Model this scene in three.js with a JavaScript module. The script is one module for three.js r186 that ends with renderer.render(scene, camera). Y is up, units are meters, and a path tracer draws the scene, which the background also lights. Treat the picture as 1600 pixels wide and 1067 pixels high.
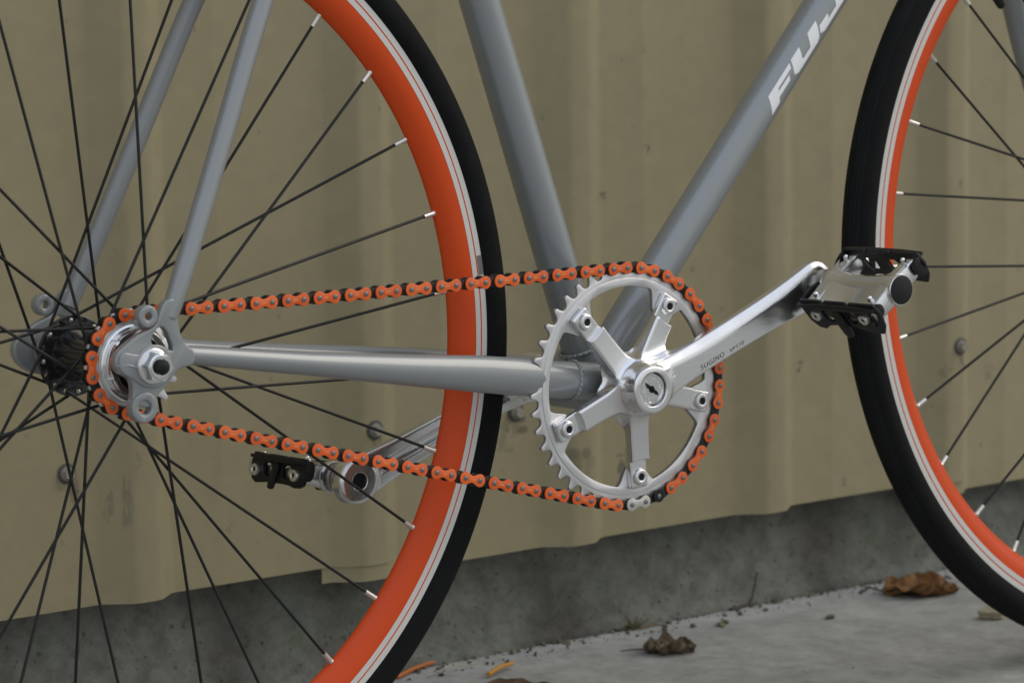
import * as THREE from 'three';
import { mergeGeometries, toCreasedNormals } from 'three/addons/utils/BufferGeometryUtils.js';
import { TessellateModifier } from 'three/addons/modifiers/TessellateModifier.js';
import { TextGeometry } from 'three/addons/geometries/TextGeometry.js';
import { edgeTable, triTable } from 'three/addons/objects/MarchingCubes.js';
import { FontLoader } from 'three/addons/loaders/FontLoader.js';

// ------------------------------------------------------------------ camera, sky, sun, exposure
const scene = new THREE.Scene();
const camera = new THREE.PerspectiveCamera(2 * Math.atan(533.5 / 5934.758) * 180 / Math.PI, 1024 / 682, 0.1, 400);
camera.position.set(-1.69948, 0.70731, 2.11054);
{
  const m = new THREE.Matrix4().makeBasis(
    new THREE.Vector3(0.7903338, -0.0118068, 0.6125628),
    new THREE.Vector3(0.0988006, 0.9891847, -0.1084074),
    new THREE.Vector3(-0.6046577, 0.1461996, 0.7829525));
  camera.quaternion.setFromRotationMatrix(m);
}
camera.focus = 2.62;
camera.userData.fStop = 12;
scene.add(camera);

const SUN = new THREE.Vector3(0.95, 0.78, 0.5).normalize();
function makeSky() {
  const W = 512, H = 256, d = new Float32Array(W * H * 4);
  for (let j = 0; j < H; j++) for (let i = 0; i < W; i++) {
    const el = (j + 0.5) / H * Math.PI - Math.PI / 2, az = (i + 0.5) / W * Math.PI * 2;
    const s = Math.max(0, Math.sin(el));
    const lum = 0.66 + 0.34 * s;                                   // overcast: brighter overhead
    let cl = 0; for (let o = 0; o < 4; o++) cl += Math.sin(az * (2 + o * 3) + o * 1.7 + Math.sin(el * (4 + 3 * o) + o)) * Math.sin(el * (5 + 4 * o) + o * 2.3) / (1.5 + o);
    const k = lum * (1 + 0.13 * cl * Math.min(1, s * 3));
    const o = (j * W + i) * 4;
    d[o] = k * (0.98 - 0.12 * s); d[o + 1] = k * (1.0 - 0.04 * s); d[o + 2] = k * (0.97 + 0.18 * s); d[o + 3] = 1;
  }
  const t = new THREE.DataTexture(d, W, H, THREE.RGBAFormat, THREE.FloatType);
  t.mapping = THREE.EquirectangularReflectionMapping; t.magFilter = t.minFilter = THREE.LinearFilter;
  t.wrapS = THREE.RepeatWrapping; t.needsUpdate = true;
  return t;
}
scene.background = makeSky();
scene.environment = scene.background;
const sun = new THREE.DirectionalLight(0xfff1dc, 1.15);
sun.position.copy(SUN).multiplyScalar(12);
sun.castShadow = true; sun.shadow.radius = 75;
sun.shadow.mapSize.set(2048, 2048);
Object.assign(sun.shadow.camera, { left: -4, right: 4, top: 4, bottom: -4, near: 0.5, far: 30 });
scene.add(sun, sun.target);
const EXPOSURE = 0.96;

// ------------------------------------------------------------------ helpers
function rng(seed) { let a = seed >>> 0; return () => { a = (a + 0x6D2B79F5) | 0; let t = Math.imul(a ^ (a >>> 15), 1 | a); t = (t + Math.imul(t ^ (t >>> 7), 61 | t)) ^ t; return ((t ^ (t >>> 14)) >>> 0) / 4294967296; }; }
const MM = 0.001, V = (x, y, z) => new THREE.Vector3(x * MM, y * MM, z * MM), R = d => d * Math.PI / 180;
const lin = (r, g, b) => new THREE.Color().setRGB(r, g, b);
const used = {};
const numbered = n => { const k = used[n] = (used[n] ?? -1) + 1; return k ? `${n}_${String(k).padStart(3, '0')}` : n; };
function add(name, geo, m, parent) {
  const o = new THREE.Mesh(geo, m); o.name = name; o.castShadow = o.receiveShadow = true; parent.add(o); return o;
}
function tag(o, label, category, group) { o.userData = { label, category }; if (group) o.userData.group = group; return o; }
// geometry in millimetres -> metres, plain attributes, planar uv in metres
function fin(g, crease) {
  g = g.index ? g.toNonIndexed() : g;
  for (const k of Object.keys(g.attributes)) if (!['position', 'normal', 'color'].includes(k)) g.deleteAttribute(k);
  if (crease !== undefined) g = toCreasedNormals(g, crease);      // in millimetres: it joins corners closer than 0.01
  g.scale(MM, MM, MM);
  const p = g.attributes.position, uv = new Float32Array(p.count * 2);
  for (let i = 0; i < p.count; i++) { uv[2 * i] = p.getX(i) + 0.37 * p.getZ(i); uv[2 * i + 1] = p.getY(i) + 0.71 * p.getZ(i); }
  g.setAttribute('uv', new THREE.BufferAttribute(uv, 2));
  return g;
}
function raw(g) { g = g.index ? g.toNonIndexed() : g; for (const k of Object.keys(g.attributes)) if (!['position', 'normal'].includes(k)) g.deleteAttribute(k); return g; }
const merge = (...gs) => mergeGeometries(gs.flat().map(raw));
function flipZ(g) {
  g = raw(g.clone()); g.scale(1, 1, -1);
  for (const a of Object.values(g.attributes)) { const s = a.array; for (let i = 0; i < s.length; i += 9) for (let k = 0; k < 3; k++) { const t = s[i + 3 + k]; s[i + 3 + k] = s[i + 6 + k]; s[i + 6 + k] = t; } }
  return g;
}
function loft(secs, closedEnds = true) {
  const n = secs[0].length, pos = [], idx = [];
  for (const s of secs) for (const p of s) pos.push(...p);
  for (let i = 0; i < secs.length - 1; i++) for (let j = 0; j < n; j++) {
    const a = i * n + j, b = i * n + (j + 1) % n, c = a + n, d = b + n; idx.push(a, b, d, a, d, c);
  }
  if (closedEnds) for (const [k, dir] of [[0, 1], [secs.length - 1, 0]]) {
    const c = [0, 0, 0]; for (const p of secs[k]) for (let q = 0; q < 3; q++) c[q] += p[q] / n;
    const ci = pos.length / 3; pos.push(...c); const st = pos.length / 3; for (const p of secs[k]) pos.push(...p);
    for (let j = 0; j < n; j++) { const a = st + j, b = st + (j + 1) % n; dir ? idx.push(ci, b, a) : idx.push(ci, a, b); }
  }
  const g = new THREE.BufferGeometry(); g.setAttribute('position', new THREE.Float32BufferAttribute(pos, 3)); g.setIndex(idx); g.computeVertexNormals();
  return g;
}
function chaikin(p, it = 2) { for (; it--;) { const q = []; for (let i = 0; i < p.length; i++) { const a = p[i], b = p[(i + 1) % p.length]; q.push([a[0] * .75 + b[0] * .25, a[1] * .75 + b[1] * .25], [a[0] * .25 + b[0] * .75, a[1] * .25 + b[1] * .75]); } p = q; } return p; }
// a tube through points [x,y,z,radiusUp,radiusAcross]
function pipe(pts, seg = 28, sub = 1) {
  const c = new THREE.CatmullRomCurve3(pts.map(p => new THREE.Vector3(p[0], p[1], p[2])), false, 'centripetal');
  const N = (pts.length - 1) * sub, secs = [];
  for (let i = 0; i <= N; i++) {
    const t = i / N, P = c.getPoint(t), T = c.getTangent(t), f = t * (pts.length - 1), k = Math.min(pts.length - 2, Math.floor(f)), w = f - k;
    const ra = pts[k][3] * (1 - w) + pts[k + 1][3] * w, rb = (pts[k][4] ?? pts[k][3]) * (1 - w) + (pts[k + 1][4] ?? pts[k + 1][3]) * w;
    const side = new THREE.Vector3(0, 0, 1).addScaledVector(T, -T.z).normalize(), up = new THREE.Vector3().crossVectors(side, T).normalize();
    const s = []; for (let j = 0; j < seg; j++) { const a = j / seg * 2 * Math.PI, u = Math.cos(a) * ra, v = Math.sin(a) * rb; s.push([P.x + up.x * u + side.x * v, P.y + up.y * u + side.y * v, P.z + up.z * u + side.z * v]); }
    secs.push(s);
  }
  return loft(secs);
}
const lathe = (pts, seg = 96) => new THREE.LatheGeometry(pts.map(p => new THREE.Vector2(p[0], p[1])), seg).rotateX(Math.PI / 2);   // profile (radius, z) around the z axis
function cyl(r1, r2, z0, z1, seg = 32) { return new THREE.CylinderGeometry(r2, r1, z1 - z0, seg).rotateX(Math.PI / 2).translate(0, 0, (z0 + z1) / 2); }
function extr(shape, z0, z1, bev = 0.4, cs = 24, bs = 2) {
  return new THREE.ExtrudeGeometry(shape, { depth: z1 - z0 - 2 * bev, bevelEnabled: bev > 0, bevelThickness: bev, bevelSize: bev, bevelOffset: -bev, bevelSegments: bs, curveSegments: cs }).translate(0, 0, z0 + bev);
}
const poly = pts => new THREE.Shape(pts.map(p => new THREE.Vector2(p[0], p[1])));
const polyHole = pts => new THREE.Path(pts.map(p => new THREE.Vector2(p[0], p[1])));
const ringShape = (ro, ri, n = 48) => { const s = poly([...Array(n)].map((_, i) => [ro * Math.cos(i / n * 2 * Math.PI), ro * Math.sin(i / n * 2 * Math.PI)])); if (ri) s.holes.push(polyHole([...Array(n)].map((_, i) => [ri * Math.cos(-i / n * 2 * Math.PI), ri * Math.sin(-i / n * 2 * Math.PI)]))); return s; };

// ------------------------------------------------------------------ computed textures
function tileNoise(W, H, cx, cy, r) {                 // smooth value noise that tiles
  const g = new Float32Array(cx * cy).map(() => r()), out = new Float32Array(W * H), sm = t => t * t * (3 - 2 * t);
  for (let y = 0; y < H; y++) { const fy = y / H * cy, iy = Math.floor(fy), ty = sm(fy - iy), y0 = (iy % cy) * cx, y1 = ((iy + 1) % cy) * cx;
    for (let x = 0; x < W; x++) { const fx = x / W * cx, ix = Math.floor(fx), tx = sm(fx - ix), x0 = ix % cx, x1 = (ix + 1) % cx;
      out[y * W + x] = (g[y0 + x0] * (1 - tx) + g[y0 + x1] * tx) * (1 - ty) + (g[y1 + x0] * (1 - tx) + g[y1 + x1] * tx) * ty; } }
  return out;
}
function fractal(W, H, cells, oct, seed, ar = 1, gain = 0.55) {
  const r = rng(seed), out = new Float32Array(W * H); let amp = 1, tot = 0;
  for (let o = 0; o < oct; o++) { const n = tileNoise(W, H, Math.max(1, Math.round(cells * 2 ** o)), Math.max(1, Math.round(cells * ar * 2 ** o)), r); for (let i = 0; i < out.length; i++) out[i] += (n[i] - .5) * amp; tot += amp; amp *= gain; }
  for (let i = 0; i < out.length; i++) out[i] /= tot * .5; return out;      // about -1..1
}
const enc = v => Math.round(255 * Math.min(1, Math.max(0, v <= 0.0031308 ? v * 12.92 : 1.055 * Math.pow(v, 1 / 2.4) - 0.055)));
function colourTexture(W, H, f, wrap = THREE.RepeatWrapping) {
  const d = new Uint8Array(W * H * 4), c = [0, 0, 0];
  for (let y = 0; y < H; y++) for (let x = 0; x < W; x++) { const i = y * W + x; f(i, x, y, c); d[4 * i] = enc(c[0]); d[4 * i + 1] = enc(c[1]); d[4 * i + 2] = enc(c[2]); d[4 * i + 3] = 255; }
  const t = new THREE.DataTexture(d, W, H); t.colorSpace = THREE.SRGBColorSpace; t.wrapS = t.wrapT = wrap; t.magFilter = THREE.LinearFilter; t.minFilter = THREE.LinearMipmapLinearFilter; t.generateMipmaps = true; t.needsUpdate = true; return t;
}
function greyTexture(W, H, f, wrap = THREE.RepeatWrapping) {
  const d = new Uint8Array(W * H * 4);
  for (let y = 0; y < H; y++) for (let x = 0; x < W; x++) { const i = y * W + x, v = Math.round(255 * Math.min(1, Math.max(0, f(i, x, y)))); d[4 * i] = d[4 * i + 1] = d[4 * i + 2] = v; d[4 * i + 3] = 255; }
  const t = new THREE.DataTexture(d, W, H); t.wrapS = t.wrapT = wrap; t.magFilter = THREE.LinearFilter; t.needsUpdate = true; return t;
}

// ------------------------------------------------------------------ setting: pavement
const TS = 1024;
function concreteMaterial(seed, base, opt = {}) {
  const A = fractal(TS, TS, 4, 4, seed), B = fractal(TS, TS, 40, 4, seed + 1, 1, .8), C = fractal(TS, TS, 16, 3, seed + 2), D = fractal(TS, TS, 6, 4, seed + 3, opt.ar ?? 1), r = rng(seed + 9);
  const pit = new Float32Array(TS * TS);
  for (let k = 0; k < (opt.pits ?? 500); k++) { const px = r() * TS, py = r() * TS, rad = 0.7 + r() * r() * (opt.pitSize ?? 3), w = (r() < .72 ? -1 : .7) * (0.25 + r() * .6);
    for (let y = -5; y <= 5; y++) for (let x = -5; x <= 5; x++) { const q = Math.hypot(x, y * (0.6 + r() * .8)) / rad; if (q < 1) { const i = ((Math.floor(py) + y + TS) % TS) * TS + (Math.floor(px) + x + TS) % TS; pit[i] = w * (1 - q * q); } } }
  const map = colourTexture(TS, TS, (i, x, y, c) => {
    const k = 1 + (opt.broad ?? .13) * A[i] + (opt.fine ?? .13) * B[i] + .1 * C[i] + .55 * pit[i];
    const st = opt.stain ? Math.max(0, D[i] - .05) * opt.stain : 0, moss = opt.moss ? Math.max(0, C[i] + A[i] * .6 - .25) * opt.moss : 0, pale = opt.pale ? Math.max(0, -D[i] - .18) * opt.pale : 0;
    const m = k * (1 - Math.min(.6, st)) * (1 + pale);
    c[0] = base[0] * m * (1 - .28 * moss) * (1 + (opt.brown ?? 0) * Math.max(0, D[i] * .7 - C[i] * .5)); c[1] = base[1] * m * (1 - .06 * moss); c[2] = base[2] * m * (1 - .34 * moss);
  });
  const bump = greyTexture(TS, TS, i => .5 + .16 * B[i] + .13 * C[i] + .5 * Math.min(0, pit[i]));
  return { map, bump };
}
{
  const t = concreteMaterial(11, [.318, .32, .30], { broad: .09, pits: 600, pitSize: 1.6, stain: .15, fine: .36 });
  const g = new THREE.PlaneGeometry(240, 240).rotateX(-Math.PI / 2).translate(0, 0, 60), p = g.attributes.position, uv = g.attributes.uv;
  for (let i = 0; i < p.count; i++) uv.setXY(i, p.getX(i) / .9, p.getZ(i) / .9);
  const m = new THREE.MeshStandardMaterial({ map: t.map, bumpMap: t.bump, bumpScale: .0014, roughness: .93 });
  const o = add('pavement', g, m, scene); o.userData = { kind: 'structure', label: 'grey concrete pavement with fine grit' };
}

// ------------------------------------------------------------------ the metal building: siding panels, screws, concrete foundation
const PITCH = 211.2, RIB0 = 253.6, PAN = -295, RIBH = 16;      // ribs end at RIB0 + k * PITCH
const building = new THREE.Group(); building.name = 'metal_building'; building.position.set(0, 0, -0.3); scene.add(building);
tag(building, 'tan ribbed metal wall of a building on a concrete foundation', 'building');
{
  const W = 2048, H = 1024;                                       // 1 mm a pixel: x -1000..1048, y 0..1024
  const A = fractal(W, H, 5, 4, 31, .5), B = fractal(W, H, 150, 2, 32, .5, .9), D = fractal(W, H, 60, 2, 33, .06), r = rng(77);
  const mark = new Float32Array(W * H);
  const smudge = (x, y, rx, ry, s, seed) => { const q = rng(seed), n = 7 + Math.floor(q() * 10); for (let k = 0; k < n; k++) { const cx = x + 1000 + (q() - .5) * rx * 1.5, cy = y + (q() - .5) * ry * 1.5, ax = rx * (.15 + q() * .4), ay = ry * (.15 + q() * .4), w = s * (.4 + q() * .6);
    for (let j = Math.floor(cy - ay); j <= cy + ay; j++) for (let i = Math.floor(cx - ax); i <= cx + ax; i++) { if (i < 0 || j < 0 || i >= W || j >= H) continue; const d = Math.hypot((i - cx) / ax, (j - cy) / ay); if (d < 1) mark[j * W + i] = Math.max(mark[j * W + i], w * Math.min(1, (1 - d) * 2.2)); } } };
  [[220, 155, 18, 12, .5], [212, 143, 16, 10, .4], [271, 147, 12, 11, .6], [302, 404, 3, 4, .9], [253, 369, 3.5, 4, .9], [245, 367, 3, 3, .7], [151, 216, 12, 9, .55], [159, 196, 14, 16, .6], [150, 175, 9, 10, .35], [471, 205, 4, 5, .7], [632, 188, 8, 9, .35],
    [17, 453, 2.5, 9, .4], [-218, 175, 5, 22, .4], [-231, 172, 4, 16, .35], [-262, 190, 10, 14, .6], [-212, 205, 5, 9, .25], [8, 196, 5, 16, .55], [647, 198, 6, 14, .5], [206, 260, 3, 5, .4], [700, 176, 6, 8, .35], [96, 320, 3, 3, .5], [350, 300, 2.5, 3, .5], [-120, 140, 4, 5, .3]].forEach((a, i) => smudge(...a, 500 + i));
  for (let k = 0; k < 260; k++) { const x = r() * W - 1000, y = Math.pow(r(), 1.5) * 1000, s = .8 + r() * r() * 2.4; smudge(x, y, s, s * (1 + r()), .25 + r() * .4, 900 + k); }
  const map = colourTexture(W, H, (i, x, y, c) => {
    const k = 1 + .012 * A[i] + .06 * B[i] + .01 * D[i], m = Math.min(.8, mark[i]);
    c[0] = (.332 * (1 - m) + .05 * m) * k; c[1] = (.289 * (1 - m) + .05 * m) * k; c[2] = (.172 * (1 - m) + .045 * m) * k;
  }, THREE.MirroredRepeatWrapping);
  const bump = greyTexture(W, H, i => .5 + .1 * A[i] + .12 * B[i], THREE.MirroredRepeatWrapping);
  const siding = new THREE.MeshPhysicalMaterial({ map, bumpMap: bump, bumpScale: .0009, roughness: .46, clearcoat: .12, clearcoatRoughness: .5 });
  // profile of the sheet between two x values: list of [x, z]
  const profile = (x0, x1) => {
    const pts = []; const k0 = Math.floor((x0 - RIB0) / PITCH) - 1, k1 = Math.ceil((x1 - RIB0) / PITCH) + 1;
    for (let k = k0; k <= k1; k++) { const c = RIB0 + k * PITCH; for (const [dx, h] of [[-72, 0], [-69, .25], [-66, 1.2], [-48, 14.2], [-45, 15.5], [-41, RIBH], [-28, RIBH], [-24, 15.5], [-21, 14.2], [-5.5, 1.3], [-2.5, .3], [0, 0], [40, .05], [43, .5], [46, .05]]) pts.push([c + dx, PAN + h]); }
    const zAt = x => { for (let i = 0; i < pts.length - 1; i++) if (x >= pts[i][0] && x <= pts[i + 1][0]) { const t = (x - pts[i][0]) / (pts[i + 1][0] - pts[i][0] || 1); return pts[i][1] * (1 - t) + pts[i + 1][1] * t; } return PAN; };
    return [[x0, zAt(x0)], ...pts.filter(p => p[0] > x0 + .5 && p[0] < x1 - .5), [x1, zAt(x1)]];
  };
  const bottoms = { '-3': 104, '-2': 99, '-1': 97.5, '0': 84.8, '1': 73.5, '2': 79, '3': 84 };
  for (let n = -4; n <= 5; n++) {
    const xa = -33 + n * PITCH * 3, xb = xa + PITCH * 3 + 66, yb = bottoms[n] ?? 88, lift = -n * .35;         // each sheet laps over the next one
    const top = profile(xa, xb), th = .7, shape = poly([...top.map(p => [p[0], -(p[1] + lift + (p[0] > xb - 68 ? 1.3 : 0))]), ...top.slice().reverse().map(p => [p[0], -(p[1] + lift + (p[0] > xb - 68 ? 1.3 : 0) - th)])]);
    let g = new THREE.ExtrudeGeometry(shape, { depth: 3200 - yb, bevelEnabled: false }).rotateX(-Math.PI / 2).translate(0, yb, 0);
    g = fin(g, R(24));
    const p = g.attributes.position, uv = g.attributes.uv;
    for (let i = 0; i < p.count; i++) uv.setXY(i, (p.getX(i) + 1) / 2.048, p.getY(i) / 1.024);
    g.translate(0, 0, .3);
    add('siding_panel', g, siding, building);
  }
  // screws with washers
  const hex = merge(cyl(4.6, 4.3, 2.2, 6.6, 6), cyl(5.6, 5.2, 1.4, 2.4, 24));
  const sg = fin(hex, R(30)), wg = fin(merge(lathe([[0, 0], [7.6, 0], [7.8, .6], [6.2, 1.6], [0, 1.8]], 32)), R(30));
  const screwMat = new THREE.MeshStandardMaterial({ color: lin(.33, .31, .26), roughness: .6, metalness: .2 }), washerMat = new THREE.MeshStandardMaterial({ color: lin(.09, .09, .08), roughness: .85 });
  for (const [x, y, z] of [[-263, 201, PAN + .5], [7.5, 205, PAN + RIBH + 1.8], [161, 200, PAN + .5], [647, 207, PAN + RIBH + 1.3], [-626, 203, PAN + RIBH + 2.3], [-450, 203, PAN + 1], [795, 205, PAN + .2]]) {
    const s = add('screw', sg, screwMat, building); s.position.copy(V(x, y, z + 300)); s.rotation.z = x * .37;
    const w = add('washer', wg, washerMat, s); w.rotation.z = .2;
  }
  // foundation: uneven cast face, set back under the sheet edge, with a rough fillet of mortar at its foot
  const t = concreteMaterial(51, [.150, .156, .134], { broad: .14, pits: 3600, pitSize: 4.4, stain: .9, moss: 1.0, pale: .9, brown: .12, ar: .6, fine: .5 });
  const fm = new THREE.MeshStandardMaterial({ map: t.map, bumpMap: t.bump, bumpScale: .003, roughness: .95 });
  const rr = rng(5), nx = 360, prof = [[-8, -303], [0, -302.5], [4, -303.2], [9, -306], [13, -309.5], [25, -313], [45, -317], [70, -322], [100, -326], [150, -330], [150, -420]];
  const secs = [], wob = [...Array(nx + 1)].map(() => [rr(), rr(), rr(), rr()]);
  for (let i = 0; i <= nx; i++) { const x = -2600 + 5200 * i / nx; secs.push(prof.map(([y, z], j) => { const f = Math.sin(x * .021 + j) * .7 + Math.sin(x * .0061 + 2) * 1.2; return [x, y + (j > 1 && j < 5 ? (wob[i][j % 4] - .5) * 3.2 : 0), z + (j < 8 ? f + (wob[i][(j + 1) % 4] - .5) * (j < 5 ? 2.6 : .8) : 0)]; })); }
  const pos = [], idx = [], n = prof.length; for (const s of secs) for (const p of s) pos.push(...p);
  for (let i = 0; i < nx; i++) for (let j = 0; j < n - 1; j++) { const a = i * n + j, b = a + 1, c = a + n, d = c + 1; idx.push(a, c, d, a, d, b); }
  let g = new THREE.BufferGeometry(); g.setAttribute('position', new THREE.Float32BufferAttribute(pos, 3)); g.setIndex(idx); g.computeVertexNormals();
  g = fin(g); const p = g.attributes.position, uv = g.attributes.uv;
  for (let i = 0; i < p.count; i++) uv.setXY(i, p.getX(i) / .62, (p.getY(i) - p.getZ(i) * .5) / .62);
  g.translate(0, 0, .3);
  const f = add('foundation', g, fm, building); f.userData = { label: 'dark stained concrete foundation below the metal sheets' };
}

// ------------------------------------------------------------------ materials of the bicycle
const smear = greyTexture(512, 512, (() => { const a = fractal(512, 512, 6, 5, 3), b = fractal(512, 512, 40, 3, 4); return i => .8 + .12 * a[i] + .05 * b[i]; })());
const roughMap = s => { const t = smear.clone(); t.repeat.set(s, s); t.needsUpdate = true; return t; };
const flake = greyTexture(512, 512, (() => { const r = rng(8); return () => .35 + .65 * r(); })()); flake.repeat.set(14, 14);
const M = {
  frame: new THREE.MeshPhysicalMaterial({ color: lin(.258, .276, .285), metalness: .3, roughness: .42, clearcoat: .85, clearcoatRoughness: .14, bumpMap: flake, bumpScale: .00004 }),
  orange: new THREE.MeshPhysicalMaterial({ color: lin(.64, .066, .006), roughness: .44, specularIntensity: .5, clearcoat: .16, clearcoatRoughness: .25 }),
  white: new THREE.MeshPhysicalMaterial({ color: lin(.62, .61, .58), roughness: .42, clearcoat: .2 }),
  decal: new THREE.MeshPhysicalMaterial({ color: lin(.84, .85, .87), roughness: .38 }),
  blackSpoke: new THREE.MeshPhysicalMaterial({ color: lin(.009, .0095, .01), roughness: .4, specularIntensity: .7 }),
  black: new THREE.MeshPhysicalMaterial({ color: lin(.008, .008, .009), roughness: .4, specularIntensity: .6 }),
  blackChain: new THREE.MeshPhysicalMaterial({ color: lin(.008, .008, .009), roughness: .4, specularIntensity: .7 }),
  blackHub: new THREE.MeshPhysicalMaterial({ color: lin(.012, .012, .013), roughness: .22, clearcoat: .6 }),
  rubber: new THREE.MeshPhysicalMaterial({ color: lin(.012, .012, .013), roughness: .65, specularIntensity: .6 }),
  link: new THREE.MeshPhysicalMaterial({ color: 0xffffff, vertexColors: true, roughness: .36, clearcoat: .3, clearcoatRoughness: .3 }),
  silverLink: new THREE.MeshStandardMaterial({ color: lin(.62, .6, .56), metalness: .75, roughness: .42 }),
  pin: new THREE.MeshStandardMaterial({ color: lin(.2, .21, .22), metalness: .8, roughness: .5 }),
  polish: new THREE.MeshPhysicalMaterial({ color: lin(.8, .8, .81), metalness: 1, roughness: .3, roughnessMap: roughMap(5) }),
  satin: new THREE.MeshPhysicalMaterial({ color: lin(.72, .72, .73), metalness: .95, roughness: .52, roughnessMap: roughMap(7) }),
  chrome: new THREE.MeshPhysicalMaterial({ color: lin(.78, .78, .79), metalness: 1, roughness: .13 }),
  steel: new THREE.MeshStandardMaterial({ color: lin(.5, .49, .47), metalness: .9, roughness: .4 }),
  nickel: new THREE.MeshStandardMaterial({ color: lin(.74, .72, .68), metalness: .9, roughness: .3 }),
  print: new THREE.MeshStandardMaterial({ color: lin(.012, .012, .013), roughness: .7 }),
};

// ------------------------------------------------------------------ the bicycle (its own frame: x forward, z towards the drive side, origin at the bottom bracket; it leans 2.5 degrees on the wall)
const bicycle = new THREE.Group(); bicycle.name = 'bicycle'; bicycle.position.set(0, 0, .01205); bicycle.rotation.x = -.0435; scene.add(bicycle);
tag(bicycle, 'grey track bicycle with orange rims and orange chain leaning on the tan wall', 'bicycle');
const BB = 277;
function part(name, parent = bicycle) { const g = new THREE.Group(); g.name = name; g.position.y = BB * MM; parent.add(g); return g; }
const RH = [-411.634, 59.035], FH = [581.39, 58.92];
const font = await new FontLoader().loadAsync('fonts/droid/droid_sans_bold.typeface.json');

// ---- frame
const frame = part('frame');
const DTd = [.675, .7378], DTn = [-.7378, .675];
add('down_tube', fin(pipe([[0, 0, 0, 14.3], [DTd[0] * 620, DTd[1] * 620, 0, 14.3]], 48, 8)), M.frame, frame);
add('seat_tube', fin(pipe([[1, 4, 0, 14.6], [-85.5, 278.7, 0, 14.3], [-160, 514, 0, 14.3]], 48, 4)), M.frame, frame);
add('top_tube', fin(pipe([[-155, 500, 0, 12.7], [408, 505, 0, 12.7]], 32, 4)), M.frame, frame);
add('head_tube', fin(pipe([[434, 416, 0, 17], [400, 528, 0, 17]], 40, 2)), M.frame, frame);
const SSPTS = [[-394, 88, 61.8, 5.8], [-388.5, 99, 61.4, 6.3], [-380.5, 115, 60, 6.8], [-338, 202, 51, 7.1], [-296, 288, 42, 7.1], [-240, 388, 31, 7], [-160, 508, 19, 6.5]];
for (const s of [1, -1]) {
  const zs = z => z * s;
  add('chain_stay', fin(pipe([[-389, 64, zs(61.5), 4.6, 3.6], [-380, 62.4, zs(60.8), 6.2, 5.6], [-371, 61, zs(60), 6.4, 6.3], [-330, 54.2, zs(58.5), 7.2, 7], [-283, 46.5, zs(56), 8, 7.8], [-205, 34, zs(50), 10.6, 8.6], [-129.5, 22.3, zs(42), 13, 8.6], [-80, 14.2, zs(37), 13.4, 8.8], [-16, 4, zs(27), 13.4, 9.5]], 40, 5)), M.frame, frame);
  add('seat_stay', fin(pipe(SSPTS.map(([x, y, z, r]) => [x, y, zs(z), r]), 32, 5)), M.frame, frame);
}
add('bridge', fin(pipe([[-62, 14, -36, 6.5], [-62, 14, 36, 6.5]], 24, 1)), M.frame, frame);
add('brake_bridge', fin(pipe([[-232, 388, -30, 6], [-232, 388, 30, 6]], 24, 1)), M.frame, frame);
add('bottom_bracket_shell', fin(lathe([[17.6, -34.5], [20.6, -34.5], [21, -34], [21, 34], [20.6, 34.5], [17.6, 34.5], [17.6, -34.5]], 64), R(35)), M.frame, frame);
add('bearing_cup', fin(lathe([[15, -36.5], [17.6, -36.5], [18.6, -36], [18.6, 36], [17.8, 36.6], [16.6, 36.6], [16.4, 34], [9, 33], [9, -33]], 64), R(35)), M.chrome, frame);
for (const z of [30, -34.6]) add('bearing_seal', fin(cyl(16.3, 16.3, z, z + 4.6, 40)), M.black, frame);
add('spindle', fin(cyl(8, 8, -66, 66, 32)), M.steel, frame);
// dropouts with mudguard eyes
{
  const body = chaikin([[-388, 100], [-398, 101], [-404.5, 90], [-407, 84], [-420.6, 79.8], [-431.5, 73], [-436.6, 69.6], [-438.8, 64.5], [-438, 59.6], [-434.4, 55.8], [-426.6, 51.4], [-425.6, 44], [-427.5, 35], [-410, 31], [-409.3, 38.4], [-399.2, 45.8], [-394.3, 51.6], [-390, 55.4], [-378, 56], [-378, 66], [-384.6, 69.6], [-388.6, 78], [-389.6, 91]], 2);
  const sh = poly(body); sh.holes.push(polyHole(chaikin([[-401.4, 87.4], [-392.6, 66], [-399.5, 68.6], [-413.6, 73.4]], 2).reverse()));
  const eye = (x, y, ro, ri, z0, z1) => extr(ringShape(ro, ri, 36), z0, z1, 1.2).translate(x, y, 0);
  const boss = poly(chaikin([[-433, 70.6], [-421.5, 66.6], [-417.5, 70.8], [-409, 73], [-400.5, 70.4], [-396, 63], [-396.5, 53], [-401.5, 46.5], [-410, 44.2], [-419, 46], [-425, 51], [-436, 57.5], [-436.6, 65]], 2));
  const lip = pipe([[-437.5, 61.4, 66.9, .7], [-429, 61, 67.9, .7], [-423, 59, 68.2, .7]], 8, 3);
  const right = merge(extr(sh, 60, 66.6, 1.1, 12, 3), eye(-412.8, 91, 7.3, 2.4, 60.5, 68.2), eye(-418.6, 32.8, 10, 4.6, 60, 68.2), extr(boss, 64, 68, 1, 12, 3), lip);
  add('dropout', fin(right.clone(), R(40)), M.frame, frame);
  const shL = poly(chaikin([[-388, 100], [-398, 101], [-404.5, 90], [-407, 84], [-420.6, 79.8], [-431.5, 73], [-436.6, 69.6], [-438.8, 64.5], [-438, 58], [-434, 52], [-426, 46.5], [-414, 43.5], [-402, 45.4], [-394.3, 51.6], [-391, 55.6], [-377, 54.4], [-376.5, 67.4], [-383.6, 70.8], [-387.6, 78.8], [-389, 91]], 2)); shL.holes.push(...sh.holes);
  add('dropout', fin(flipZ(merge(extr(shL, 60, 66.6, 1.1, 12, 3), eye(-412.8, 91, 7.3, 2.4, 60.5, 68.2), extr(boss, 64, 68, 1, 12, 3))), R(40)), M.frame, frame);
}
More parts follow.
